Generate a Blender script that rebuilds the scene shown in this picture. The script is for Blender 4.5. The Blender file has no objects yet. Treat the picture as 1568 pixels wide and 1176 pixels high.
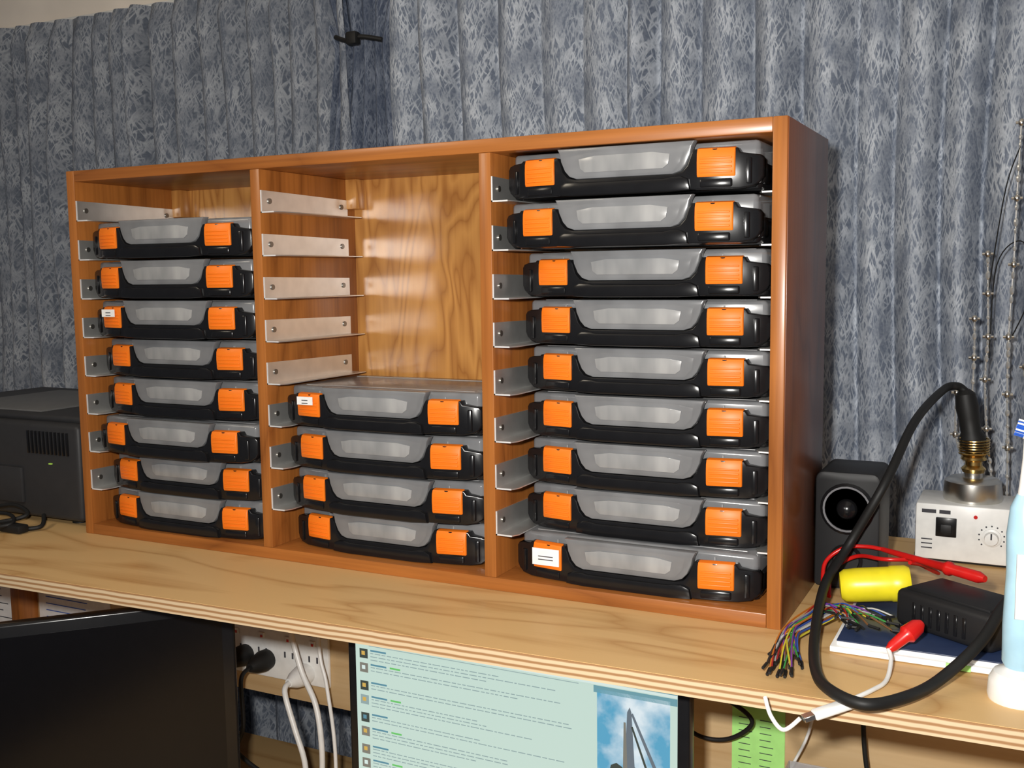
import bpy, bmesh, random, math
from math import radians, sin, cos, pi
from mathutils import Vector, Matrix, Euler, noise
random.seed(7)
sc=bpy.context.scene
sc.view_settings.view_transform='Standard'

# ------------------------------------------------------------------ materials
def newmat(name):
    m=bpy.data.materials.new(name); m.use_nodes=True
    nt=m.node_tree; b=nt.nodes['Principled BSDF']
    return m,nt,b
def plain(name,col,rough=.5,metal=0,coat=0,alpha=1,emis=None,es=0,noise_amt=.06,nscale=60,bump=0,trans=0,spec=.5):
    m,nt,b=newmat(name)
    b.inputs['Roughness'].default_value=rough; b.inputs['Metallic'].default_value=metal
    b.inputs['Coat Weight'].default_value=coat; b.inputs['Alpha'].default_value=alpha
    b.inputs['Transmission Weight'].default_value=trans
    b.inputs['Specular IOR Level'].default_value=spec
    tc=nt.nodes.new('ShaderNodeTexCoord'); n=nt.nodes.new('ShaderNodeTexNoise'); n.inputs['Scale'].default_value=nscale
    nt.links.new(tc.outputs['Object'],n.inputs['Vector'])
    r=nt.nodes.new('ShaderNodeValToRGB')
    r.color_ramp.elements[0].position=.3; r.color_ramp.elements[1].position=.7
    r.color_ramp.elements[0].color=(*[c*(1-noise_amt) for c in col],1)
    r.color_ramp.elements[1].color=(*[min(1,c*(1+noise_amt)) for c in col],1)
    nt.links.new(n.outputs['Fac'],r.inputs['Fac']); nt.links.new(r.outputs['Color'],b.inputs['Base Color'])
    if bump:
        bp=nt.nodes.new('ShaderNodeBump'); bp.inputs['Strength'].default_value=bump; bp.inputs['Distance'].default_value=.002
        nt.links.new(n.outputs['Fac'],bp.inputs['Height']); nt.links.new(bp.outputs['Normal'],b.inputs['Normal'])
    if emis:
        b.inputs['Emission Color'].default_value=(*emis,1); b.inputs['Emission Strength'].default_value=es
    return m
def wood(name,dark,light,axis='x',scale=1.0,rough=.3,coat=.4,rings=9,fine=.35,wav=0,across=5,along=.8,lo=.18,hi=.62,dist=.4):
    m,nt,b=newmat(name); L=nt.links.new
    tc=nt.nodes.new('ShaderNodeTexCoord'); mp=nt.nodes.new('ShaderNodeMapping')
    s=[across*scale]*3; s['xyz'.index(axis)]=along*scale
    mp.inputs['Scale'].default_value=s; L(tc.outputs['Object'],mp.inputs['Vector'])
    n=nt.nodes.new('ShaderNodeTexNoise'); n.inputs['Scale'].default_value=1.0; n.inputs['Detail'].default_value=2; n.inputs['Distortion'].default_value=dist
    L(mp.outputs['Vector'],n.inputs['Vector'])
    mu=nt.nodes.new('ShaderNodeMath'); mu.operation='MULTIPLY'; mu.inputs[1].default_value=rings; L(n.outputs['Fac'],mu.inputs[0])
    fr=nt.nodes.new('ShaderNodeMath'); fr.operation='PINGPONG'; fr.inputs[1].default_value=.5; L(mu.outputs[0],fr.inputs[0])
    pw=nt.nodes.new('ShaderNodeMath'); pw.operation='POWER'; pw.inputs[1].default_value=.55; L(fr.outputs[0],pw.inputs[0])
    mp2=nt.nodes.new('ShaderNodeMapping'); s2=[160*scale]*3; s2['xyz'.index(axis)]=5*scale
    mp2.inputs['Scale'].default_value=s2; L(tc.outputs['Object'],mp2.inputs['Vector'])
    n2=nt.nodes.new('ShaderNodeTexNoise'); n2.inputs['Scale'].default_value=1; n2.inputs['Detail'].default_value=3; L(mp2.outputs['Vector'],n2.inputs['Vector'])
    mx=nt.nodes.new('ShaderNodeMix'); mx.data_type='FLOAT'; mx.inputs[0].default_value=fine
    L(pw.outputs[0],mx.inputs[2]); L(n2.outputs['Fac'],mx.inputs[3])
    r=nt.nodes.new('ShaderNodeValToRGB'); r.color_ramp.elements[0].position=lo; r.color_ramp.elements[1].position=hi
    r.color_ramp.elements[0].color=(*dark,1); r.color_ramp.elements[1].color=(*light,1)
    L(mx.outputs[0],r.inputs['Fac']); L(r.outputs['Color'],b.inputs['Base Color'])
    b.inputs['Roughness'].default_value=rough; b.inputs['Coat Weight'].default_value=coat; b.inputs['Coat Roughness'].default_value=.18
    b.inputs['Specular IOR Level'].default_value=.35
    bp=nt.nodes.new('ShaderNodeBump'); bp.inputs['Strength'].default_value=.12; bp.inputs['Distance'].default_value=.001
    L(n2.outputs['Fac'],bp.inputs['Height']); L(bp.outputs['Normal'],b.inputs['Normal'])
    if wav:
        n3=nt.nodes.new('ShaderNodeTexNoise'); n3.inputs['Scale'].default_value=14; L(tc.outputs['Object'],n3.inputs['Vector'])
        b2=nt.nodes.new('ShaderNodeBump'); b2.inputs['Strength'].default_value=wav; b2.inputs['Distance'].default_value=.01
        L(n3.outputs['Fac'],b2.inputs['Height']); L(b2.outputs['Normal'],bp.inputs['Normal'])
    return m
def plyedge(name):
    m,nt,b=newmat(name); L=nt.links.new
    tc=nt.nodes.new('ShaderNodeTexCoord'); sp=nt.nodes.new('ShaderNodeSeparateXYZ'); L(tc.outputs['Object'],sp.inputs[0])
    n=nt.nodes.new('ShaderNodeTexNoise'); n.inputs['Scale'].default_value=25; L(tc.outputs['Object'],n.inputs['Vector'])
    mu=nt.nodes.new('ShaderNodeMath'); mu.operation='MULTIPLY'; mu.inputs[1].default_value=300; L(sp.outputs['Z'],mu.inputs[0])
    ad=nt.nodes.new('ShaderNodeMath'); ad.operation='ADD'; L(mu.outputs[0],ad.inputs[0])
    m2=nt.nodes.new('ShaderNodeMath'); m2.operation='MULTIPLY'; m2.inputs[1].default_value=.7; L(n.outputs['Fac'],m2.inputs[0]); L(m2.outputs[0],ad.inputs[1])
    pp=nt.nodes.new('ShaderNodeMath'); pp.operation='PINGPONG'; pp.inputs[1].default_value=1; L(ad.outputs[0],pp.inputs[0])
    r=nt.nodes.new('ShaderNodeValToRGB'); e=r.color_ramp.elements
    e[0].position=.25; e[0].color=(.36,.19,.08,1); e[1].position=.6; e[1].color=(.68,.52,.33,1)
    L(pp.outputs[0],r.inputs['Fac']); L(r.outputs['Color'],b.inputs['Base Color']); b.inputs['Roughness'].default_value=.7
    return m
def fabric(name,dark,light):
    m,nt,b=newmat(name); L=nt.links.new
    uv=nt.nodes.new('ShaderNodeUVMap'); uv.uv_map='UVMap'
    def ridge(scx,scy,rot,width,dist,off):
        mp=nt.nodes.new('ShaderNodeMapping'); mp.vector_type='POINT'; mp.inputs['Scale'].default_value=(scx,scy,1); mp.inputs['Location'].default_value=(off,off,0)
        rt=nt.nodes.new('ShaderNodeVectorRotate'); rt.rotation_type='Z_AXIS'; rt.inputs['Angle'].default_value=rot
        L(uv.outputs[0],rt.inputs['Vector']); L(rt.outputs[0],mp.inputs['Vector'])
        n=nt.nodes.new('ShaderNodeTexNoise'); n.inputs['Scale'].default_value=1; n.inputs['Detail'].default_value=1.5; n.inputs['Distortion'].default_value=dist
        L(mp.outputs['Vector'],n.inputs['Vector'])
        s=nt.nodes.new('ShaderNodeMath'); s.operation='SUBTRACT'; s.inputs[1].default_value=.5; L(n.outputs['Fac'],s.inputs[0])
        a=nt.nodes.new('ShaderNodeMath'); a.operation='ABSOLUTE'; L(s.outputs[0],a.inputs[0])
        r=nt.nodes.new('ShaderNodeMapRange'); r.interpolation_type='SMOOTHSTEP'; r.inputs[1].default_value=0; r.inputs[2].default_value=width; r.inputs[3].default_value=1; r.inputs[4].default_value=0
        L(a.outputs[0],r.inputs[0]); return r.outputs[0]
    r1=ridge(105,26,.38,.10,.5,0); r2=ridge(115,24,-.34,.085,.4,7.3)
    mx=nt.nodes.new('ShaderNodeMath'); mx.operation='MAXIMUM'; L(r1,mx.inputs[0]); L(r2,mx.inputs[1])
    n2=nt.nodes.new('ShaderNodeTexNoise'); n2.inputs['Scale'].default_value=16; n2.inputs['Detail'].default_value=3; L(uv.outputs[0],n2.inputs['Vector'])
    n3=nt.nodes.new('ShaderNodeTexNoise'); n3.inputs['Scale'].default_value=220; n3.inputs['Detail'].default_value=1; L(uv.outputs[0],n3.inputs['Vector'])
    mr=nt.nodes.new('ShaderNodeMapRange'); mr.inputs[1].default_value=.35; mr.inputs[2].default_value=.62; mr.inputs[3].default_value=.25; mr.inputs[4].default_value=1; L(n2.outputs['Fac'],mr.inputs[0])
    mu=nt.nodes.new('ShaderNodeMath'); mu.operation='MULTIPLY'; L(mx.outputs[0],mu.inputs[0]); L(mr.outputs[0],mu.inputs[1])
    ad=nt.nodes.new('ShaderNodeMath'); ad.operation='MULTIPLY_ADD'; ad.inputs[1].default_value=.35; L(n3.outputs['Fac'],ad.inputs[0])
    m7=nt.nodes.new('ShaderNodeMath'); m7.operation='MULTIPLY'; m7.inputs[1].default_value=.75; L(mu.outputs[0],m7.inputs[0]); L(m7.outputs[0],ad.inputs[2])
    r=nt.nodes.new('ShaderNodeValToRGB'); e=r.color_ramp.elements; e[0].position=.1; e[0].color=(*dark,1); e[1].position=.95; e[1].color=(*light,1)
    L(ad.outputs[0],r.inputs['Fac']); L(r.outputs['Color'],b.inputs['Base Color'])
    b.inputs['Roughness'].default_value=.8; b.inputs['Specular IOR Level'].default_value=.2
    bp=nt.nodes.new('ShaderNodeBump'); bp.inputs['Strength'].default_value=.2; bp.inputs['Distance'].default_value=.002; L(ad.outputs[0],bp.inputs['Height']); L(bp.outputs['Normal'],b.inputs['Normal'])
    return m
M={}
M['cabv']=wood('varnished_wood_vertical',(.20,.062,.013),(.40,.140,.030),'z',1.2,.36,.15,7,.5)
M['cabh']=wood('varnished_wood_horizontal',(.20,.062,.013),(.40,.140,.030),'x',1.2,.36,.15,7,.5)
M['cabside']=wood('varnished_wood_side_shaded',(.095,.026,.009),(.21,.060,.016),'z',1.0,.35,.2,8,.45)  # same varnish darkened: shade on the outer side is in the colour
M['cabback']=wood('varnished_plywood_back',(.34,.135,.032),(.55,.26,.070),'z',1.3,.28,.4,12,.3,wav=.2,across=8,along=1.8,dist=.8)
M['ply']=wood('pine_plywood',(.50,.27,.095),(.70,.455,.20),'x',.9,.5,.05,6,.25,across=6,along=1.3,lo=.08,hi=.42,dist=.9)
M['plyedge']=plyedge('plywood_edge')
M['board']=wood('pale_backing_board',(.50,.33,.16),(.62,.45,.25),'x',.9,.6,0,5,.4)
M['alu']=plain('aluminium',(.78,.78,.76),.34,.85,nscale=40)
M['aluedge']=plain('cut_aluminium_edge',(.9,.9,.9),.4,.4)
M['screw']=plain('screw_steel',(.25,.24,.22),.35,.9)
M['black']=plain('black_plastic',(.008,.008,.009),.22,spec=.45,noise_amt=.1)
M['blackm']=plain('black_matte_plastic',(.012,.012,.013),.5,spec=.35)
M['printer']=plain('charcoal_plastic',(.028,.028,.03),.5,spec=.35)
M['rubber']=plain('black_rubber',(.01,.01,.01),.55,spec=.35)
M['orange']=plain('orange_plastic',(.90,.20,.012),.42,nscale=20,spec=.35)
M['lid']=plain('smoky_clear_plastic',(.24,.245,.255),.18,alpha=.72,nscale=25,noise_amt=.15)
M['lidrib']=plain('clear_plastic_rib',(.33,.33,.335),.25,nscale=25,noise_amt=.1)
M['white']=plain('white_plastic',(.82,.82,.80),.35)
M['paper']=plain('white_paper',(.85,.85,.84),.8)
M['red']=plain('red_plastic',(.60,.012,.010),.3)
M['yellow']=plain('yellow_plastic',(.85,.72,.02),.35)
M['blue']=plain('blue_plastic',(.02,.10,.5),.35)
M['paleblue']=plain('pale_blue_plastic',(.42,.66,.80),.3)
M['brass']=plain('brass',(.62,.43,.16),.25,1)
M['steel']=plain('brushed_steel',(.7,.68,.63),.28,1)
M['bead']=plain('silver_bead',(.75,.75,.73),.3,.75)
M['wall']=plain('painted_wall',(.85,.77,.68),.8,nscale=8)
M['ceil']=plain('painted_ceiling',(.75,.72,.66),.85,nscale=8)
M['carpet']=plain('grey_carpet',(.15,.14,.13),.95,nscale=200,bump=.5,noise_amt=.3)
M['green']=plain('green_sticky_paper',(.42,.85,.25),.8)
M['ink']=plain('dark_ink',(.05,.05,.06),.8)
M['led']=plain('green_led',(.25,.4,.08),.4,emis=(.6,1,.1),es=.25)
M['navybook']=plain('navy_cover',(.02,.035,.09),.4)
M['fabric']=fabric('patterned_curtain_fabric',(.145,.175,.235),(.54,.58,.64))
M['fabric2']=fabric('patterned_curtain_fabric_shaded',(.105,.125,.165),(.36,.385,.425))  # same curtain fabric, with the left panel's shade put into the colour
M['navyfab_shade']=fabric('navy_fabric_with_gap_shade',(.055,.072,.115),(.20,.23,.29))  # navy fabric, darkened to include the shade between the curtains
def window_mat():
    m,nt,b=newmat('tray_plastic_with_highlight'); L=nt.links.new
    tc=nt.nodes.new('ShaderNodeTexCoord')
    mp=nt.nodes.new('ShaderNodeMapping'); mp.inputs['Scale'].default_value=(45,10,14); L(tc.outputs['Object'],mp.inputs['Vector'])
    n=nt.nodes.new('ShaderNodeTexNoise'); n.inputs['Scale'].default_value=1; n.inputs['Detail'].default_value=2; L(mp.outputs['Vector'],n.inputs['Vector'])
    r=nt.nodes.new('ShaderNodeValToRGB'); r.color_ramp.elements[0].position=.3; r.color_ramp.elements[1].position=.7
    r.color_ramp.elements[0].color=(.24,.245,.25,1); r.color_ramp.elements[1].color=(.37,.37,.37,1)
    L(n.outputs['Fac'],r.inputs['Fac']); L(r.outputs['Color'],b.inputs['Base Color']); b.inputs['Roughness'].default_value=.2
    return m
M['rib']=window_mat()  # tray and divider plastic, with the window highlight in its tone
def emat(name,col,s=1.0):
    m,nt,b=newmat(name); b.inputs['Base Color'].default_value=(.01,.01,.01,1); b.inputs['Roughness'].default_value=.3
    b.inputs['Emission Color'].default_value=(*col,1); b.inputs['Emission Strength'].default_value=s
    return m

# ------------------------------------------------------------------ builder
class B:
    def __init__(s,name): s.name=name; s.bm=bmesh.new(); s.mats=[]
    def mi(s,m):
        if isinstance(m,str): m=M[m]
        if m not in s.mats: s.mats.append(m)
        return s.mats.index(m)
    def merge(s,t,mat,mtx=None):
        i=s.mi(mat)
        if mtx is not None: bmesh.ops.transform(t,matrix=mtx,verts=t.verts)
        for f in t.faces: f.material_index=i; f.smooth=True
        me=bpy.data.meshes.new('tmp'); t.to_mesh(me); s.bm.from_mesh(me); bpy.data.meshes.remove(me); t.free()
    def box(s,lo,hi,mat,bev=0,seg=2,mtx=None):
        t=bmesh.new(); bmesh.ops.create_cube(t,size=1)
        c=[(a+b)/2 for a,b in zip(lo,hi)]; d=[abs(b-a) for a,b in zip(lo,hi)]
        for v in t.verts: v.co=Vector((c[0]+v.co.x*d[0],c[1]+v.co.y*d[1],c[2]+v.co.z*d[2]))
        if bev: bmesh.ops.bevel(t,geom=t.edges[:],offset=bev,segments=seg,affect='EDGES',profile=.5)
        s.merge(t,mat,mtx)
    def prism(s,poly,y0,y1,mat,bev=0,seg=2,mtx=None,plane='xz'):
        t=bmesh.new()
        def P(a,b,y): return (a,y,b) if plane=='xz' else ((a,b,y) if plane=='xy' else (y,a,b))
        A=[t.verts.new(P(a,b,y0)) for a,b in poly]; C=[t.verts.new(P(a,b,y1)) for a,b in poly]
        n=len(poly); f0=t.faces.new(A); f1=t.faces.new(C[::-1])
        for i in range(n): t.faces.new((A[(i+1)%n],A[i],C[i],C[(i+1)%n]))
        bmesh.ops.recalc_face_normals(t,faces=t.faces[:])
        if bev:
            es=[e for e in t.edges if all(v in A for v in e.verts) or all(v in C for v in e.verts)]
            bmesh.ops.bevel(t,geom=es,offset=bev,segments=seg,affect='EDGES',profile=.5)
        bmesh.ops.triangulate(t,faces=[f for f in t.faces if len(f.verts)>4])
        s.merge(t,mat,mtx)
    def lathe(s,prof,mat,mtx=None,n=28):
        t=bmesh.new(); rings=[]
        for r,z in prof:
            rings.append([t.verts.new((max(r,1e-5)*cos(2*pi*i/n),max(r,1e-5)*sin(2*pi*i/n),z)) for i in range(n)])
        for a,b in zip(rings,rings[1:]):
            for i in range(n): t.faces.new((a[i],a[(i+1)%n],b[(i+1)%n],b[i]))
        t.faces.new(rings[0][::-1]); t.faces.new(rings[-1])
        s.merge(t,mat,mtx)
    def cyl(s,p0,p1,r,mat,r1=None,n=20):
        p0=Vector(p0);p1=Vector(p1);d=p1-p0
        q=d.to_track_quat('Z','Y').to_matrix().to_4x4()
        s.lathe([(r,0),(r if r1 is None else r1,d.length)],mat,Matrix.Translation(p0)@q,n)
    def tube(s,pts,r,mat,n=10,sub=8,smooth=True):
        pts=[Vector(p) for p in pts]
        if smooth and len(pts)>2:
            out=[]
            for i in range(len(pts)-1):
                p0=pts[max(i-1,0)];p1=pts[i];p2=pts[i+1];p3=pts[min(i+2,len(pts)-1)]
                for k in range(sub):
                    u=k/sub
                    out.append(.5*((2*p1)+(-p0+p2)*u+(2*p0-5*p1+4*p2-p3)*u*u+(-p0+3*p1-3*p2+p3)*u**3))
            out.append(pts[-1]); pts=out
        t=bmesh.new(); rings=[]; up=None
        for i,p in enumerate(pts):
            d=(pts[min(i+1,len(pts)-1)]-pts[max(i-1,0)]).normalized()
            if up is None: up=d.orthogonal().normalized()
            up=(up-d*up.dot(d)); up=up.normalized() if up.length>1e-6 else d.orthogonal().normalized()
            w=d.cross(up)
            rings.append([t.verts.new(p+r*(cos(2*pi*k/n)*up+sin(2*pi*k/n)*w)) for k in range(n)])
        for a,b in zip(rings,rings[1:]):
            for i in range(n): t.faces.new((a[i],a[(i+1)%n],b[(i+1)%n],b[i]))
        t.faces.new(rings[0][::-1]); t.faces.new(rings[-1])
        bmesh.ops.recalc_face_normals(t,faces=t.faces[:])
        s.merge(t,mat)
    def done(s,loc=(0,0,0),rot=(0,0,0),parent=None,angle=38):
        me=bpy.data.meshes.new(s.name); s.bm.to_mesh(me); s.bm.free()
        for m in s.mats: me.materials.append(m)
        me.set_sharp_from_angle(angle=radians(angle))
        o=bpy.data.objects.new(s.name,me); sc.collection.objects.link(o)
        o.location=loc; o.rotation_euler=rot
        if parent: o.parent=parent
        return o
def ball(b,c,r,mat,sc3=(1,1,1),n=16):
    t=bmesh.new(); bmesh.ops.create_uvsphere(t,u_segments=n,v_segments=n//2+2,radius=r)
    b.merge(t,mat,Matrix.Translation(c)@Matrix.Diagonal((*sc3,1)))

# ------------------------------------------------------------------ room
FZ=-1.22; CZ=1.25
b=B('wall_back'); b.box((-1.8,.66,FZ),(2.6,.74,CZ),'wall'); b.done()
b=B('floor'); b.box((-1.8,-2.6,FZ-.05),(2.6,.74,FZ),'carpet'); b.done()
b=B('ceiling'); b.box((-1.8,-2.6,CZ),(2.6,.74,CZ+.05),'ceil'); b.done()

# ------------------------------------------------------------------ shelf with backing rail
b=B('plywood_shelf')
def yedge(x): return -.21+.035*x
b.prism([(-1.2,yedge(-1.2)),(1.75,yedge(1.75)),(1.75,.48),(-1.2,.48)],-.0185,0,'ply',plane='xy')
b.prism([(-1.2,yedge(-1.2)-.0008),(1.75,yedge(1.75)-.0008),(1.75,yedge(1.75)+.0005),(-1.2,yedge(-1.2)+.0005)],-.0186,-.0006,'plyedge',plane='xy')
b.box((-1.2,.20,-.305),(1.75,.218,-.0187),'board',.001)
b.box((-1.2,.0,-.50),(-1.18,.20,-.0187),'board',.001)
b.box((1.73,.0,-.50),(1.75,.20,-.0187),'board',.001)
b.box((-.40,.16,-.305),(-.375,.20,-.0187),'cabv',.001)
b.done()
b=B('computer_desk')
b.box((-1.25,-.75,-.525),(1.8,.40,-.50),'ply',.002)
for x in (-1.2,1.74):
    for y in (-.7,.34): b.box((x,y,FZ),(x+.05,y+.05,-.525),'board',.002)
b.done()

# ------------------------------------------------------------------ cabinet
W=1.08;H=.558;D=.228;T=.0164;S=(W-T)/3
b=B('wooden_storage_cabinet')
b.box((0,0,0),(T,D,H),'cabv',.0012); b.box((W-T,0,0),(W-.0005,D,H),'cabv',.0012)
b.box((W-.0006,0.0012,.001),(W+.0006,D,H-.001),'cabside',.0003)  # thin sheet of the darker wood, painting the shade on this side
for k in (1,2): b.box((k*S,.0005,T),(k*S+T,D-.006,H-T),'cabv',.001)
b.box((T,0.0003,0),(W-T,D,T),'cabh',.0012); b.box((T,.0003,H-T),(W-T,D,H),'cabh',.0012)
b.box((T,D-.007,T),(W-T,D-.001,H-T),'cabback')
for k in range(3):   # corner blocks
    b.box((k*S+T,D-.03,H-T-.045),(k*S+T+.02,D-.007,H-T),'cabback',.001)
b.done()
RZ=[.0725+.0588*i for i in range(8)]
b=B('shelf_rail_set')
for k in range(3):
    for z in RZ:
        for side in (0,1):
            x0=k*S+T+.0003 if side==0 else (k+1)*S-.0003
            sg=1 if side==0 else -1
            xa=lambda d: x0+sg*d
            y0=.002 if side==0 else .05
            b.prism([(y0,z),(.20,z),(.20,z+.026),(y0+.006,z+.029),(y0,z+.029)],min(xa(0),xa(.0014)),max(xa(0),xa(.0014)),'alu',plane='yz')
            poly=[(xa(0),y0),(xa(.022),y0),(xa(.027),y0+.010),(xa(.027),.20),(xa(0),.20)]
            b.prism(poly,z-.0014,z,'alu',plane='xy')
            b.box((min(xa(0),xa(.0016)),y0-.0012,z-.0016),(max(xa(0),xa(.0016)),y0+.0002,z+.029),'aluedge')
            b.box((min(xa(0),xa(.022)),y0-.0012,z-.0016),(max(xa(0),xa(.022)),y0+.0002,z+.0002),'aluedge')
            for y in (y0+.016,.184):
                b.cyl((xa(.001),y,z+.015),(xa(.0028),y,z+.015),.0038,'screw',n=12)
b.done()

# ------------------------------------------------------------------ organizer cases
LW=.310
def case_mesh():
    b=B('parts_organizer_case'); L=LW
    b.box((.003,.012,0.0),(L-.003,.188,.027),'black',.005)
    b.box((.005,.010,.0275),(L-.005,.186,.0540),'lid',.005,3)
    b.box((.001,.008,.025),(L-.001,.188,.029),'black',.0012)
    # compartment walls seen through the lid
    for x in (.055,.105,.155,.205,.255): b.box((x,.018,.027),(x+.0015,.180,.048),'lidrib')
    for y in (.06,.11,.15): b.box((.012,y,.027),(L-.012,y+.0015,.048),'lidrib')
    # front U shaped plate
    U=[(0,.014),(0,.036),(.003,.040),(.010,.042),(.022,.043),(.024,.045),(.050,.045),(.073,.045),(.076,.040),(.080,.028),(.086,.0215),(.096,.019),(.126,.019),
       (L-.126,.019),(L-.096,.019),(L-.086,.0215),(L-.080,.028),(L-.076,.040),(L-.073,.045),(L-.050,.045),(L-.026,.045),(L-.023,.040),(L-.010,.038),(L-.003,.037),(L,.033),(L,.014),(L-.003,.008),(L-.010,.003),(L-.024,.001),(L-.050,.001),(L-.075,.001),(L-.085,.004),(L-.126,.004),(.126,.004),(.085,.004),(.075,.001),(.050,.001),(.024,.001),(.010,.003),(.003,.008)]
    b.prism(U,0,.016,'black',.0016)
    for x in (.010,L-.017):
        b.box((x,-.0020,.006),(x+.006,.006,.034),'black',.0015)
    b.box((0,.010,.006),(.012,.045,.030),'black',.004); b.box((L-.012,.010,.006),(L,.045,.030),'black',.004)
    # handle bulge below the window
    Hd=[(.076,.001),(.078,.013),(.086,.0165),(.097,.0165),(.104,.0150),(L-.104,.0150),(L-.097,.0165),(L-.086,.0165),(L-.078,.013),(L-.076,.001),(L-.100,-.0003),(.100,-.0003)]
    b.prism(Hd,-.0045,.006,'black',.0025)
    # clear window
    Wd=[(.072,.0552),(.0755,.0485),(.077,.040),(.082,.029),(.088,.0225),(.097,.0195),(L-.097,.0195),(L-.088,.0225),(L-.082,.029),(L-.077,.040),(L-.0755,.0485),(L-.072,.0552)]
    b.prism(Wd,.001,.014,'lid',.0018)
    # tray wall behind the window, lightened to paint in its central highlight
    In=[(.086,.046),(.089,.032),(.098,.0225),(L-.098,.0225),(L-.089,.032),(L-.086,.046),(L-.11,.0495),(.11,.0495)]
    b.prism(In,.0035,.010,'rib',.0008)
    b.prism([(.100,.042),(.102,.031),(.108,.0265),(L-.108,.0265),(L-.102,.031),(L-.100,.042),(L-.12,.045),(.12,.045)],.0007,.006,'rib',.0003)  # paler patch on the window standing in for the flash highlight
    # latches
    for x0 in (.028,L-.069):
        x1=x0+.041
        b.prism([(-.001,.0145),(-.0022,.017),(-.0028,.030),(-.0022,.040),(.000,.0450),(.005,.0465),(.008,.0465),(.008,.0145)],x0,x1,'orange',.0012,plane='yz')
        for z in (.0185,.0235,.0285,.0335): b.box((x0+.003,-.0035,z),(x1-.003,-.001,z+.0022),'orange',.0007)
        b.box((x0+.003,-.0015,.003),(x1-.003,.004,.0125),'black',.002)
    b.box((.02,.03,.0530),(L-.02,.036,.0545),'lidrib',.0006); b.box((.02,.16,.0530),(L-.02,.166,.0545),'lidrib',.0006)
    # convex front, corners swept back
    for v in b.bm.verts:
        t=abs(v.co.x-L/2)/(L/2)
        v.co.y+=(.006*t*t+.014*t**5)*max(0,1-max(v.co.y,0)/.1)
    return b
proto=case_mesh().done()
first=True
def case(k,row,dy,label=0):
    """row 0 = cabinet floor, 1..8 = rails from bottom"""
    global first
    z=T+.0003 if row==0 else RZ[row-1]+.0004
    if first: o=proto; first=False
    else:
        o=bpy.data.objects.new('parts_organizer_case',proto.data); sc.collection.objects.link(o)
    o.location=(k*S+T+.014,dy,z)
    if label:
        lb=B('label'); z0,z1,x0,x1=(.020,.041,.031,.067) if label==1 else (.031,.042,.034,.060)
        lb.box((x0,-.0018,z0),(x1,-.0010,z1),'paper')
        for q in range(2): lb.box((x0+.008,-.0020,(z0+z1)/2-q*.004),(x1-.008,-.0017,(z0+z1)/2+.0012-q*.004),'ink')
        lb.done(parent=o)
for row,dy in zip(range(7,-1,-1),(-.003,-.003,-.002,.011,.011,-.007,.014,.009)): case(0,row,dy,2 if row==5 else 0)
for row,dy in zip(range(3,-1,-1),(.006,.010,.012,.0205)): case(1,row,dy,2 if row==3 else 0)
for row,dy in zip(range(8,-1,-1),(.001,-.006,.037,.044,.048,.047,.045,.044,.0136)): case(2,row,dy,1 if row==0 else 0)

# ------------------------------------------------------------------ curtains
import bisect
def curtain(name,x0,x1,z0,z1,y,mat,seed,wmin=.04,wmax=.075,amp=.04,taper=None):
    rnd=random.Random(seed)
    xs=[x0-.02]
    while xs[-1]<x1+.02: xs.append(xs[-1]+rnd.uniform(wmin,wmax))
    amps=[rnd.uniform(.6,1.15) for _ in xs]
    def prof(x):
        i=max(0,min(len(xs)-2,bisect.bisect_right(xs,x)-1)); u=(x-xs[i])/(xs[i+1]-xs[i])
        c=abs(sin(pi*u))**.9
        return -amps[i]*c
    nx=int((x1-x0)/.003); nz=80
    me=bpy.data.meshes.new(name); vs=[];fs=[]
    for j in range(nz+1):
        z=z1+(z0-z1)*j/nz; d=z1-z
        for i in range(nx+1):
            x=x0+(x1-x0)*i/nx
            sway=.030*noise.noise(Vector((x*2.2,z*1.3,seed)))*min(1,d*3)
            a=amp*(.85+.55*noise.noise(Vector((x*5,z*1.7,seed+9))))
            if d<.05: a*=.5+.5*d/.05
            yy=y+a*prof(x+sway)+.005*noise.noise(Vector((x*9,z*5,seed+4)))+.003*noise.noise(Vector((x*45,z*16,seed)))
            xx=x
            if taper:
                c=(x0+x1)/2; xx=c+(x-c)*taper(z)
            vs.append((xx,yy,z))
    w=nx+1
    for j in range(nz):
        for i in range(nx): fs.append((j*w+i,(j+1)*w+i,(j+1)*w+i+1,j*w+i+1))
    me.from_pydata(vs,[],fs); me.materials.append(M[mat])
    uvl=me.uv_layers.new(name='UVMap')
    for p in me.polygons:
        p.use_smooth=True
        for li,vi in zip(p.loop_indices,p.vertices):
            v=vs[vi]; uvl.data[li].uv=((x0+(x1-x0)*(vi%w)/nx)*1.5,v[2])
    o=bpy.data.objects.new(name,me); sc.collection.objects.link(o); return o
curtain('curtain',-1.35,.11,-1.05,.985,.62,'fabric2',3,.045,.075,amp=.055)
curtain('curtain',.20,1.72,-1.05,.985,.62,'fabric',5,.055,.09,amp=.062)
def tp(z):
    if z>.835: return .55+.45*((z-.835)/.15)
    return .55+.28*min(1,(.835-z)/.30)
curtain('curtain',.02,.27,-1.05,.985,.612,'navyfab_shade',11,.025,.05,.035,taper=tp)  # gathered navy piece in the gap, its colour carrying the shade there
b=B('curtain_clip')
b.tube([(.10,.560,.850),(.135,.548,.838),(.165,.548,.842),(.205,.560,.835)],.0045,'rubber'); b.box((.138,.536,.828),(.162,.554,.852),'rubber',.004); b.done()
b=B('curtain_track'); b.box((-1.4,.628,.965),(1.9,.655,.995),'white',.003); b.done()

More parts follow.
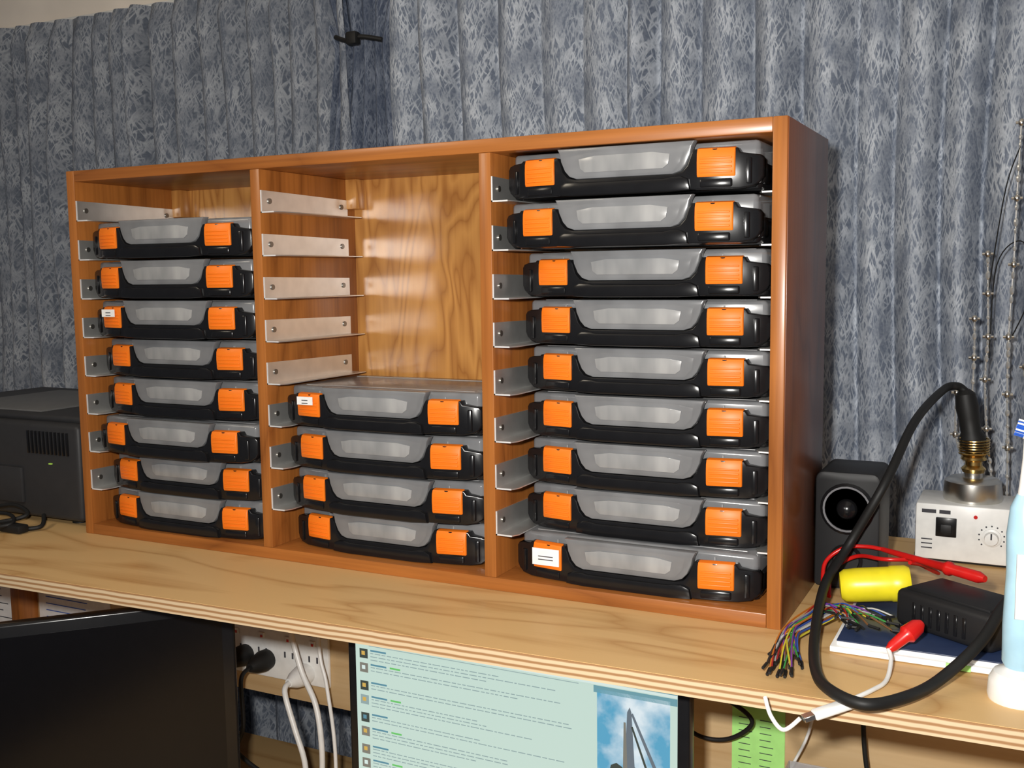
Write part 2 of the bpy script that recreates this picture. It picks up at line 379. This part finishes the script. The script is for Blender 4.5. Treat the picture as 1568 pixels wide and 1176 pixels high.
# ------------------------------------------------------------------ printer (left)
b=B('laser_printer')
b.box((-.52,.02,.008),(-.03,.36,.165),'printer',.008,3)
b.box((-.51,.04,.163),(-.04,.35,.176),'printer',.006,3)
b.box((-.46,.014,.03),(-.16,.022,.09),'printer',.003)
b.box((-.40,.06,.174),(-.16,.30,.179),plain('grey_plastic',(.12,.12,.12),.4),.002)
for i in range(11):
    b.box((-.145+i*.009,.0165,.115),(-.1415+i*.009,.021,.152),'black',.0005)
for i in range(8): b.box((-.029,.08+i*.02,.06),(-.0275,.09+i*.02,.14),'black')
b.box((-.097,.017,.099),(-.091,.0205,.1008),'led')
for x in (-.49,-.07):
    for y in (.05,.32): b.cyl((x,y,0),(x,y,.01),.012,'rubber')
b.done()
b=B('black_cable_coil')
b.tube([(-.33,.0,.007),(-.25,-.05,.008),(-.16,-.04,.010),(-.12,-.01,.02),(-.17,.0,.03),(-.24,-.02,.012),(-.20,-.06,.007),(-.12,-.05,.006),(-.08,-.02,.006),(-.10,.005,.018)],.0035,'rubber')
b.tube([(-.36,-.03,.006),(-.26,-.07,.006),(-.17,-.075,.006),(-.11,-.05,.014),(-.15,-.02,.02),(-.22,-.03,.02)],.003,'rubber')
b.box((-.13,-.055,.001),(-.085,-.035,.014),'rubber',.003)
b.done()

# ------------------------------------------------------------------ speaker
b=B('desktop_speaker')
sx=1.0825; sw=.0765; sy=.175
rp=[]
for cx,cz,a0 in ((sw-.010,.149-.010,0),(.010,.149-.010,90),(.005,.009,180),(sw-.005,.009,270)):
    rr=.010 if cz>.05 else .005
    for q in range(5):
        a=radians(a0+q*22.5); rp.append((sx+cx+rr*cos(a),cz+rr*sin(a)))
b.prism(rp,sy,sy+.095,'blackm',.0025)
cxx=sx+sw/2
cm=Matrix.Translation((cxx,sy+.0005,.104))@Matrix.Rotation(radians(90),4,'X')
b.lathe([(.032,-.001),(.032,.002),(.029,.0035),(.026,.002),(.021,-.006),(.012,-.009),(.0001,-.009)],'black',cm)
b.lathe([(.0285,.002),(.0285,.0042),(.0262,.0042),(.0262,.002)],plain('grey_ring',(.16,.16,.17),.35),cm)
ball(b,(cxx,sy,.104),.013,'black')
cm=Matrix.Translation((cxx,sy+.0005,.040))@Matrix.Rotation(radians(90),4,'X')
b.lathe([(.020,-.001),(.020,.003),(.016,.002),(.012,-.004),(.0001,-.004)],'black',cm)
b.box((sx+.01,sy+.01,0),(sx+sw-.01,sy+.085,.005),'rubber')
b.done()

# ------------------------------------------------------------------ soldering station + iron
b=B('soldering_station')
X0,X1,Y0=1.182,1.305,.362
b.box((X0,Y0,.003),(X1,Y0+.095,.080),'white',.003)
b.box((X0-.001,Y0+.004,0.0),(X1+.001,Y0+.097,.010),'blackm',.002)
b.box((X0+.026,Y0-.003,.036),(X0+.052,Y0+.001,.062),'black',.001)
b.box((X0+.032,Y0-.0045,.041),(X0+.046,Y0-.002,.053),'blackm',.001)
for i,(xx,w) in enumerate(((.008,.018),(.030,.014))): b.box((X0+xx,Y0-.0006,.067),(X0+xx+w,Y0,.072),'ink')
for i in range(3): b.box((X0+.008,Y0-.0006,.030-i*.006),(X0+.022,Y0,.0315-i*.006),'ink')
kx,kz=X0+.095,.040
km=Matrix.Translation((kx,Y0,kz))@Matrix.Rotation(radians(90),4,'X')
b.lathe([(.012,0),(.012,.003),(.009,.004),(.008,.012),(.0001,.013)],'white',km)
for i in range(11):
    a=radians(-130+i*26); b.cyl((kx+.0155*sin(a),Y0-.0006,kz+.0155*cos(a)),(kx+.0155*sin(a),Y0,kz+.0155*cos(a)),.0011,'ink',n=8)
b.box((kx-.001,Y0-.0132,kz),(kx+.001,Y0-.0125,kz+.008),'ink')
b.cyl((X0+.075,Y0-.002,.066),(X0+.075,Y0,.066),.0025,'red',n=10)
b.done()
b=B('soldering_iron_stand')
sm=Matrix.Translation((1.250,.41,.0802))
b.lathe([(.037,0),(.038,.004),(.036,.026),(.031,.030),(.012,.032),(.012,.040)],'steel',sm,40)
b.lathe([(.014,.038),(.016,.043),(.011,.048),(.011,.053),(.017,.056),(.015,.061),(.011,.065)],'brass',sm)
pts=[]
for i in range(60):
    a=i*.7; pts.append((1.250+.019*cos(a),.41+.019*sin(a),.142+.0004*i))
b.tube(pts,.0012,'brass',n=6,sub=2)
b.done()
b=B('soldering_iron')
im=Matrix.Translation((1.250,.41,.148))@Matrix.Rotation(radians(-10),4,'Y')
b.lathe([(.004,-.001),(.010,0),(.016,.008),(.0175,.018),(.0135,.026),(.0135,.045),(.015,.060),(.013,.078),(.007,.084)],'rubber',im)
b.tube([(1.237,.41,.228),(1.226,.405,.236),(1.210,.38,.232),(1.188,.25,.205),(1.168,.145,.146),(1.128,.135,.066),(1.116,.06,.040),(1.124,-.04,.015),(1.142,-.13,.010),(1.165,-.182,.014),(1.197,-.200,.014),(1.225,-.170,.013),(1.250,-.118,.014),(1.283,-.070,.040),(1.302,-.01,.062),(1.325,.06,.075),(1.36,.15,.03)],.0055,'rubber',n=12)
b.done()
# wire stand with bead chains
b=B('helping_hands_wire_stand')
rnd=random.Random(2)
def strand(pts,r=.0014,nb=6):
    b.tube(pts,r,'bead',n=6)
    P=[Vector(p) for p in pts]
    for i in range(len(P)-1):
        for q in range(nb):
            c=P[i].lerp(P[i+1],(q+rnd.random()*.6)/nb)
            ball(b,c,rnd.uniform(.0018,.0034),'bead',(1,1,rnd.uniform(1,2.2)),8)
    for i in range(1,len(P)):
        q=P[i]
        b.cyl(q-Vector((.007,0,0)),q+Vector((.007,0,0)),.0022,'steel',n=8)
        ball(b,q,.0046,'steel',(1,1,1.2),10)
strand([(1.292,.47,.02),(1.290,.472,.145),(1.287,.472,.22),(1.286,.472,.30),(1.289,.472,.40),(1.290,.472,.49),(1.292,.47,.591)],nb=5)
strand([(1.272,.472,.09),(1.262,.472,.17),(1.258,.472,.24),(1.260,.472,.30),(1.258,.472,.36),(1.256,.472,.415)],nb=5)
strand([(1.262,.472,.10),(1.243,.472,.16),(1.242,.472,.20),(1.243,.472,.27),(1.242,.472,.325)],nb=4)
strand([(1.322,.45,.02),(1.316,.45,.12),(1.312,.46,.18),(1.308,.46,.26)],nb=4)
strand([(1.235,.472,.12),(1.222,.472,.16),(1.222,.472,.22)],nb=4)
b.tube([(1.262,.472,.27),(1.268,.472,.40),(1.30,.472,.43),(1.31,.472,.36),(1.29,.472,.30)],.0009,'rubber',n=5)
b.tube([(1.258,.472,.36),(1.275,.472,.50),(1.292,.47,.56)],.0009,'rubber',n=5)
b.lathe([(.009,.0),(.009,.004),(.0025,.008),(.0015,.03)],'steel',Matrix.Translation((1.292,.470,.0)))
b.done()

# ------------------------------------------------------------------ book/pad and adapter
b=B('notepad_stack')
b.box((1.140,-.045,.001),(1.315,.15,.007),'paper',.0008)
b.box((1.146,-.040,.0072),(1.318,.155,.0115),'paper',.0008)
b.box((1.146,-.040,.0116),(1.318,.155,.0130),'navybook',.0005)
b.box((1.252,-.0465,.001),(1.275,-.0445,.007),'green',.0003)
b.done()
b=B('power_adapter')
am=Matrix.Translation((1.262,.035,.0135))@Matrix.Rotation(radians(-32),4,'Z')
b.box((-.058,-.036,0),(.058,.040,.040),'blackm',.007,3,am)
b.box((-.050,-.028,.0385),(.050,.032,.0425),'blackm',.003,2,am)
for i in range(7): b.box((-.035+i*.010,-.0372,.008),(-.031+i*.010,-.0352,.030),'black',.0004,1,am)
b.done()
b=B('yellow_plug')
ym=Matrix.Translation((1.128,.085,.0335))@Matrix.Rotation(radians(12),4,'Z')@Matrix.Rotation(radians(84),4,'Y')
b.lathe([(.008,0),(.015,.001),(.0185,.006),(.0195,.02),(.0195,.055),(.0205,.057),(.0205,.072),(.018,.077),(.008,.078)],'yellow',ym)
b.done()
b=B('red_test_leads')
b.tube([(1.105,.112,.015),(1.100,.15,.040),(1.120,.163,.058),(1.145,.165,.062),(1.165,.160,.062)],.0025,'red')
b.tube([(1.112,.112,.011),(1.108,.155,.030),(1.135,.160,.050),(1.170,.13,.058),(1.200,.14,.058),(1.215,.16,.05)],.0025,'red')
b.tube([(1.18,.16,.06),(1.225,.18,.035),(1.215,.15,.050),(1.20,.12,.060)],.0025,'red')
pm=lambda p,q: Matrix.Translation(p)@(Vector(q)-Vector(p)).to_track_quat('Z','Y').to_matrix().to_4x4()
b.lathe([(.0028,0),(.0035,.02),(.004,.06),(.0055,.095),(.008,.099),(.008,.103),(.006,.107),(.0065,.142),(.0035,.150)],'red',pm((1.165,.160,.062),(1.297,.052,.066)))
b.lathe([(.0035,0),(.0055,.005),(.0065,.022),(.0095,.026),(.008,.040),(.004,.046)],'red',pm((1.200,-.062,.018),(1.225,-.035,.038)))
b.done()
b=B('white_usb_cable')
b.tube([(1.200,-.062,.018),(1.204,-.075,.012),(1.204,-.11,.004),(1.195,-.140,.004),(1.182,-.165,.003)],.0022,'white')
um=Matrix.Translation((1.168,-.186,-.001))@Matrix.Rotation(radians(35),4,'Z')@Matrix.Rotation(radians(-14),4,'Y')
b.box((-.020,-.006,-.004),(.020,.006,.004),'white',.0025,3,um)
b.box((-.030,-.0045,-.0025),(-.015,.0045,.0025),'steel',.0005,1,um)
b.tube([(1.142,-.203,-.008),(1.128,-.207,-.020),(1.116,-.205,-.010),(1.108,-.195,.003)],.002,'white')
b.done()
# ribbon jumper wires
b=B('jumper_wire_bundle')
cols=[(.35,.015,.015),(.55,.16,.015),(.6,.52,.04),(.04,.28,.06),(.03,.08,.35),(.18,.04,.3),(.3,.3,.3),(.55,.55,.52),(.02,.02,.02),(.18,.08,.03)]
cm=[plain('jumper_wire_%d'%i,c,.45) for i,c in enumerate(cols)]
rnd=random.Random(4)
for i in range(26):
    o=i*.0016
    e=Vector((1.092+rnd.uniform(0,.030),-.135+rnd.uniform(0,.06),.004+rnd.random()*.006))
    m=Vector((1.092+o*.5,-.02+rnd.uniform(-.01,.01),.008+rnd.random()*.010))
    s=Vector((1.108+o,.045+rnd.uniform(-.01,.02),.012+rnd.random()*.008))
    e2=Vector((1.150+rnd.uniform(-.02,.05),.01+rnd.uniform(-.02,.02),.018+rnd.random()*.008))
    b.tube([e,e.lerp(m,.5)+Vector((-.004,0,.004)),m,s],.0010,cm[i%10],n=5,sub=5)
    b.tube([s,s.lerp(e2,.5)+Vector((0,0,.006)),e2],.0010,cm[(i+3)%10],n=5,sub=5)
    d=(e-m).normalized(); b.tube([e,e+d*.014],.0016,'rubber',n=5,smooth=False)
    d=Vector((rnd.uniform(-.5,1),rnd.uniform(-1,.2),0)).normalized(); b.tube([e2,e2+d*.014],.0016,'rubber',n=5,smooth=False)
b.done()
# toothbrush
b=B('electric_toothbrush')
tm=Matrix.Translation((1.318,-.095,0))
b.lathe([(.026,0),(.027,.004),(.026,.018),(.022,.026),(.013,.030),(.010,.034)],'white',tm)
b.lathe([(.013,.031),(.0155,.036),(.016,.07),(.0145,.12),(.0155,.155),(.013,.180),(.008,.192)],'paleblue',tm)
b.lathe([(.0075,.191),(.0065,.200),(.0045,.225),(.004,.243)],'white',tm)
b.prism([(-.006,.08),(.006,.08),(.006,.14),(-.006,.14)],-.0175,-.012,'white',.002,mtx=tm)
hm=tm@Matrix.Translation((0,0,.250))@Matrix.Rotation(radians(-75),4,'Y')
b.lathe([(.007,-.005),(.0085,-.003),(.0085,.003)],'white',hm)
for i in range(22):
    a=i*2.4; r=.0016*math.sqrt(i)
    p=hm@Vector((r*cos(a),r*sin(a),.003)); q=hm@Vector((r*cos(a),r*sin(a),.011))
    b.cyl(p,q,.0009,'blue' if i%3 else 'white',n=6)
b.done()

# ------------------------------------------------------------------ monitors
e_bg=emat('screen_page_mint',(.58,.74,.66),.95); e_hd=emat('screen_header',(.16,.36,.42),.9); e_tx=emat('screen_text',(.33,.45,.45),.85)
e_lk=emat('screen_link',(.12,.32,.42),.8); e_wh=emat('screen_white',(.70,.84,.80),.95); e_gr=emat('screen_green',(.15,.6,.15),.9); e_or=emat('screen_orange',(.7,.45,.1),.9)
def skymat():
    m,nt,bb=newmat('screen_photo_sky'); L=nt.links.new
    tc=nt.nodes.new('ShaderNodeTexCoord'); n=nt.nodes.new('ShaderNodeTexNoise'); n.inputs['Scale'].default_value=22; n.inputs['Detail'].default_value=6; L(tc.outputs['Object'],n.inputs['Vector'])
    r=nt.nodes.new('ShaderNodeValToRGB'); e=r.color_ramp.elements; e[0].position=.42; e[0].color=(.10,.38,.58,1); e[1].position=.66; e[1].color=(.75,.85,.9,1)
    L(n.outputs['Fac'],r.inputs['Fac']); L(r.outputs['Color'],bb.inputs['Emission Color']); bb.inputs['Emission Strength'].default_value=.95; bb.inputs['Base Color'].default_value=(0,0,0,1)
    return m
e_sky=skymat(); e_dk=emat('screen_dark',(.05,.07,.06),.8); e_gd=emat('screen_ground',(.25,.24,.20),.8)
e_mast=emat('screen_mast',(.16,.20,.24),.8)
def monitor(b,w,h,zt):
    b.box((-w/2,0,zt-h),(w/2,.02,zt),'black',.004,3)
    b.box((-w/2+.03,.018,zt-h+.03),(w/2-.03,.045,zt-.03),'blackm',.010,3)
    b.box((-.035,.03,-.49),(.035,.05,zt-h*.5),'blackm',.006)
    b.lathe([(.12,0),(.12,.006),(.10,.012),(.03,.016)],'blackm',Matrix.Translation((0,.03,-.4995))@Matrix.Diagonal((1,.75,1,1)),40)
b=B('computer_monitor')
monitor(b,.440,.30,-.030)
sx0,sx1,st,sb=-.207,.207,-.044,-.312
yq=-.0006
b.box((sx0,yq,sb),(sx1,.001,st),e_bg)
def Q(x0,z0,x1,z1,m,d=1): b.box((sx0+x0,yq-.0002*d,st-z1),(sx0+x1,yq-.0002*d+.0001,st-z0),m)
Q(0,0,.414,.008,e_hd); Q(.0,.008,.414,.011,e_wh)
Q(.05,.0045,.056,.0078,e_gr,2); Q(.16,.0045,.166,.0078,e_wh,2)
Q(.22,.0045,.225,.0078,e_or,2)
Q(.318,.012,.414,.020,e_hd)
Q(.02,.013,.30,.0138,e_tx)
rnd=random.Random(9)
z=.018
for blk in range(8):
    Q(.006,z,.018,z+.012,rnd.choice([e_tx,e_dk,e_gd]) ); Q(.009,z+.003,.014,z+.008,rnd.choice([e_wh,e_lk,e_or]),2)
    Q(.022,z,.045,z+.0022,e_lk)
    for ln in range(rnd.choice([2,3,3])):
        x=.022; xe=rnd.uniform(.16,.29)
        while x<xe:
            w=rnd.uniform(.003,.011); Q(x,z+.004+ln*.0042,x+w,z+.0051+ln*.0042,e_tx); x+=w+.0018
    if blk%2: Q(.05,z,.065,z+.0022,e_gr)
    z+=.023 if blk%2 else .018
Q(.322,.016,.406,.165,e_sky,1)
def PQ(pts,m,d): b.prism([(sx0+x,st-z) for x,z in pts],yq-.0002*d,yq-.0002*d+.0001,m)
PQ([(.322,.115),(.345,.118),(.375,.112),(.406,.110),(.406,.165),(.322,.165)],e_gd,2)
for i in range(13):
    x=.326+rnd.uniform(0,.074); hh=rnd.uniform(.004,.012); cz=.113-hh*.4
    PQ([(x+hh*.7*cos(q*pi/4)*(1+.2*rnd.random()),cz+hh*sin(q*pi/4)) for q in range(8)],e_dk,3)
PQ([(.3575,.036),(.3605,.030),(.3625,.036),(.367,.112),(.354,.112)],e_mast,4)
PQ([(.3535,.048),(.356,.048),(.358,.112),(.3525,.112)],e_gd,5)
PQ([(.362,.038),(.364,.036),(.398,.108),(.394,.110)],e_mast,4)
PQ([(.362,.052),(.364,.051),(.386,.110),(.383,.110)],e_dk,5)
b.done(loc=(.787,-.10,0))
b=B('computer_monitor')
monitor(b,.52,.33,-.05)
b.box((-.242,-.0006,-.362),(.242,.001,-.068),plain('dark_screen_glass',(.004,.004,.005),.2,spec=.3))
ang=math.atan2(.116,.109)
rc=Vector((.333,-.041)); dirv=Vector((cos(ang),sin(ang)))
c=rc-dirv*.26
b.done(loc=(c.x,c.y,0),rot=(0,0,ang))

# ------------------------------------------------------------------ under shelf items
b=B('power_outlet')
b.box((.09,.192,-.272),(.315,.1999,-.188),'white',.003)
for x in (.125,.18,.235,.285):
    b.box((x-.006,.189,-.205),(x+.006,.193,-.195),'white',.001)
    for s in (-1,1): b.box((x+s*.008-.0015,.1912,-.232),(x+s*.008+.0015,.1921,-.222),'ink')
    b.box((x-.001,.188,-.203),(x+.003,.1892,-.199),'red')
b.done()
def plug(name,x,z,mat,pts,r=.0035):
    b=B(name)
    b.lathe([(.017,0),(.018,.012),(.014,.030),(.007,.045)],mat,Matrix.Translation((x,.1915,z))@Matrix.Rotation(radians(90),4,'X'),20)
    b.tube([(x,.150,z)]+pts,r,mat); b.done()
plug('plug_with_cable',.145,-.238,'rubber',[(.14,.13,-.245),(.13,.12,-.30),(.16,.12,-.36),(.24,.12,-.40),(.33,.13,-.41)])
plug('plug_with_cable',.190,-.240,'rubber',[(.195,.12,-.25),(.205,.11,-.32),(.195,.10,-.38),(.25,.10,-.46),(.33,.12,-.495)])
plug('plug_with_cable',.270,-.252,'white',[(.275,.13,-.26),(.30,.12,-.31),(.322,.115,-.36),(.325,.115,-.42),(.33,.13,-.495)],.0045)
b=B('white_power_cable')
b.tube([(.24,.17,-.02),(.27,.15,-.14),(.30,.14,-.22),(.335,.13,-.27),(.352,.12,-.33),(.35,.12,-.40),(.36,.10,-.495)],.0045,'white')
b.tube([(.32,.17,-.02),(.33,.15,-.18),(.35,.14,-.24),(.37,.13,-.34),(.375,.12,-.495)],.003,'white'); b.done()
b=B('pinned_paper')
b.box((-.58,.1985,-.29),(-.405,.1998,-.13),'paper'); b.box((-.37,.1985,-.30),(-.18,.1998,-.15),'paper')
for i in range(9):
    b.box((-.56,.1978,-.15-i*.014),(-.56+.08+.05*random.random(),.1984,-.1515-i*.014),'ink')
    b.box((-.35,.1978,-.165-i*.013),(-.35+.08+.06*random.random(),.1984,-.1665-i*.013),M['blue'])
b.done()
b=B('sticky_note')
b.box((.975,.1985,-.285),(1.045,.1997,-.175),'green')
for i in range(9):
    for j in range(2): b.box((.984+j*.028,.1978,-.195-i*.009),(.998+j*.028+.005*random.random(),.1984,-.1958-i*.009),'ink')
b.done()
b=B('black_hanging_cable')
b.tube([(.90,.17,-.20),(.94,.17,-.22),(.98,.17,-.215),(1.01,.165,-.185),(.98,.17,-.165),(.94,.175,-.16)],.003,'rubber')
b.tube([(1.145,.17,-.10),(1.15,.165,-.20),(1.172,.165,-.33),(1.18,.16,-.495)],.003,'rubber')
b.tube([(1.09,.17,-.03),(1.085,.165,-.17),(1.045,.165,-.28),(1.0,.16,-.495)],.002,'white')
b.done()
b=B('clear_plastic_tray')
cl=plain('clear_plastic',(.55,.56,.58),.15,alpha=.45)
b.box((1.06,.05,-.34),(1.16,.052,-.22),cl,.0008); b.box((1.06,.15,-.34),(1.16,.152,-.22),cl,.0008)
b.box((1.06,.05,-.34),(1.062,.15,-.22),cl,.0008); b.box((1.158,.05,-.34),(1.16,.15,-.22),cl,.0008)
b.box((1.06,.05,-.342),(1.16,.152,-.338),cl,.0008)
for i in range(6): b.box((1.068+i*.016,.054,-.336),(1.070+i*.016,.148,-.25),cl,.0005)
b.box((1.055,.045,-.4999),(1.165,.157,-.342),'board',.002)
b.done()

# ------------------------------------------------------------------ lights
def area(name,loc,target,size,power,col=(1,1,1)):
    l=bpy.data.lights.new(name,'AREA'); l.size=size; l.energy=power; l.color=col
    o=bpy.data.objects.new(name,l); sc.collection.objects.link(o); o.location=loc
    o.rotation_euler=(Vector(target)-Vector(loc)).to_track_quat('-Z','Y').to_euler(); return o
area('camera_flash',(1.25,-1.14,.46),(.75,.1,.25),.04,20,(1,.97,.92))
area('ceiling_light',(-.1,-1.1,1.2),(.5,.2,.2),.4,7,(1,.88,.70))
w=bpy.data.worlds.new('World'); sc.world=w; w.use_nodes=True
w.node_tree.nodes['Background'].inputs[0].default_value=(.75,.82,1,1); w.node_tree.nodes['Background'].inputs[1].default_value=.09

# ------------------------------------------------------------------ camera
cam=bpy.data.cameras.new('camera'); co=bpy.data.objects.new('camera',cam); sc.collection.objects.link(co)
co.location=(1.32122,-1.13105,.39647); co.rotation_euler=(1.46517,.01247,.46552)
cam.sensor_fit='HORIZONTAL'; cam.sensor_width=36; cam.lens=36*1599.27/1568; cam.clip_start=.01
sc.camera=co
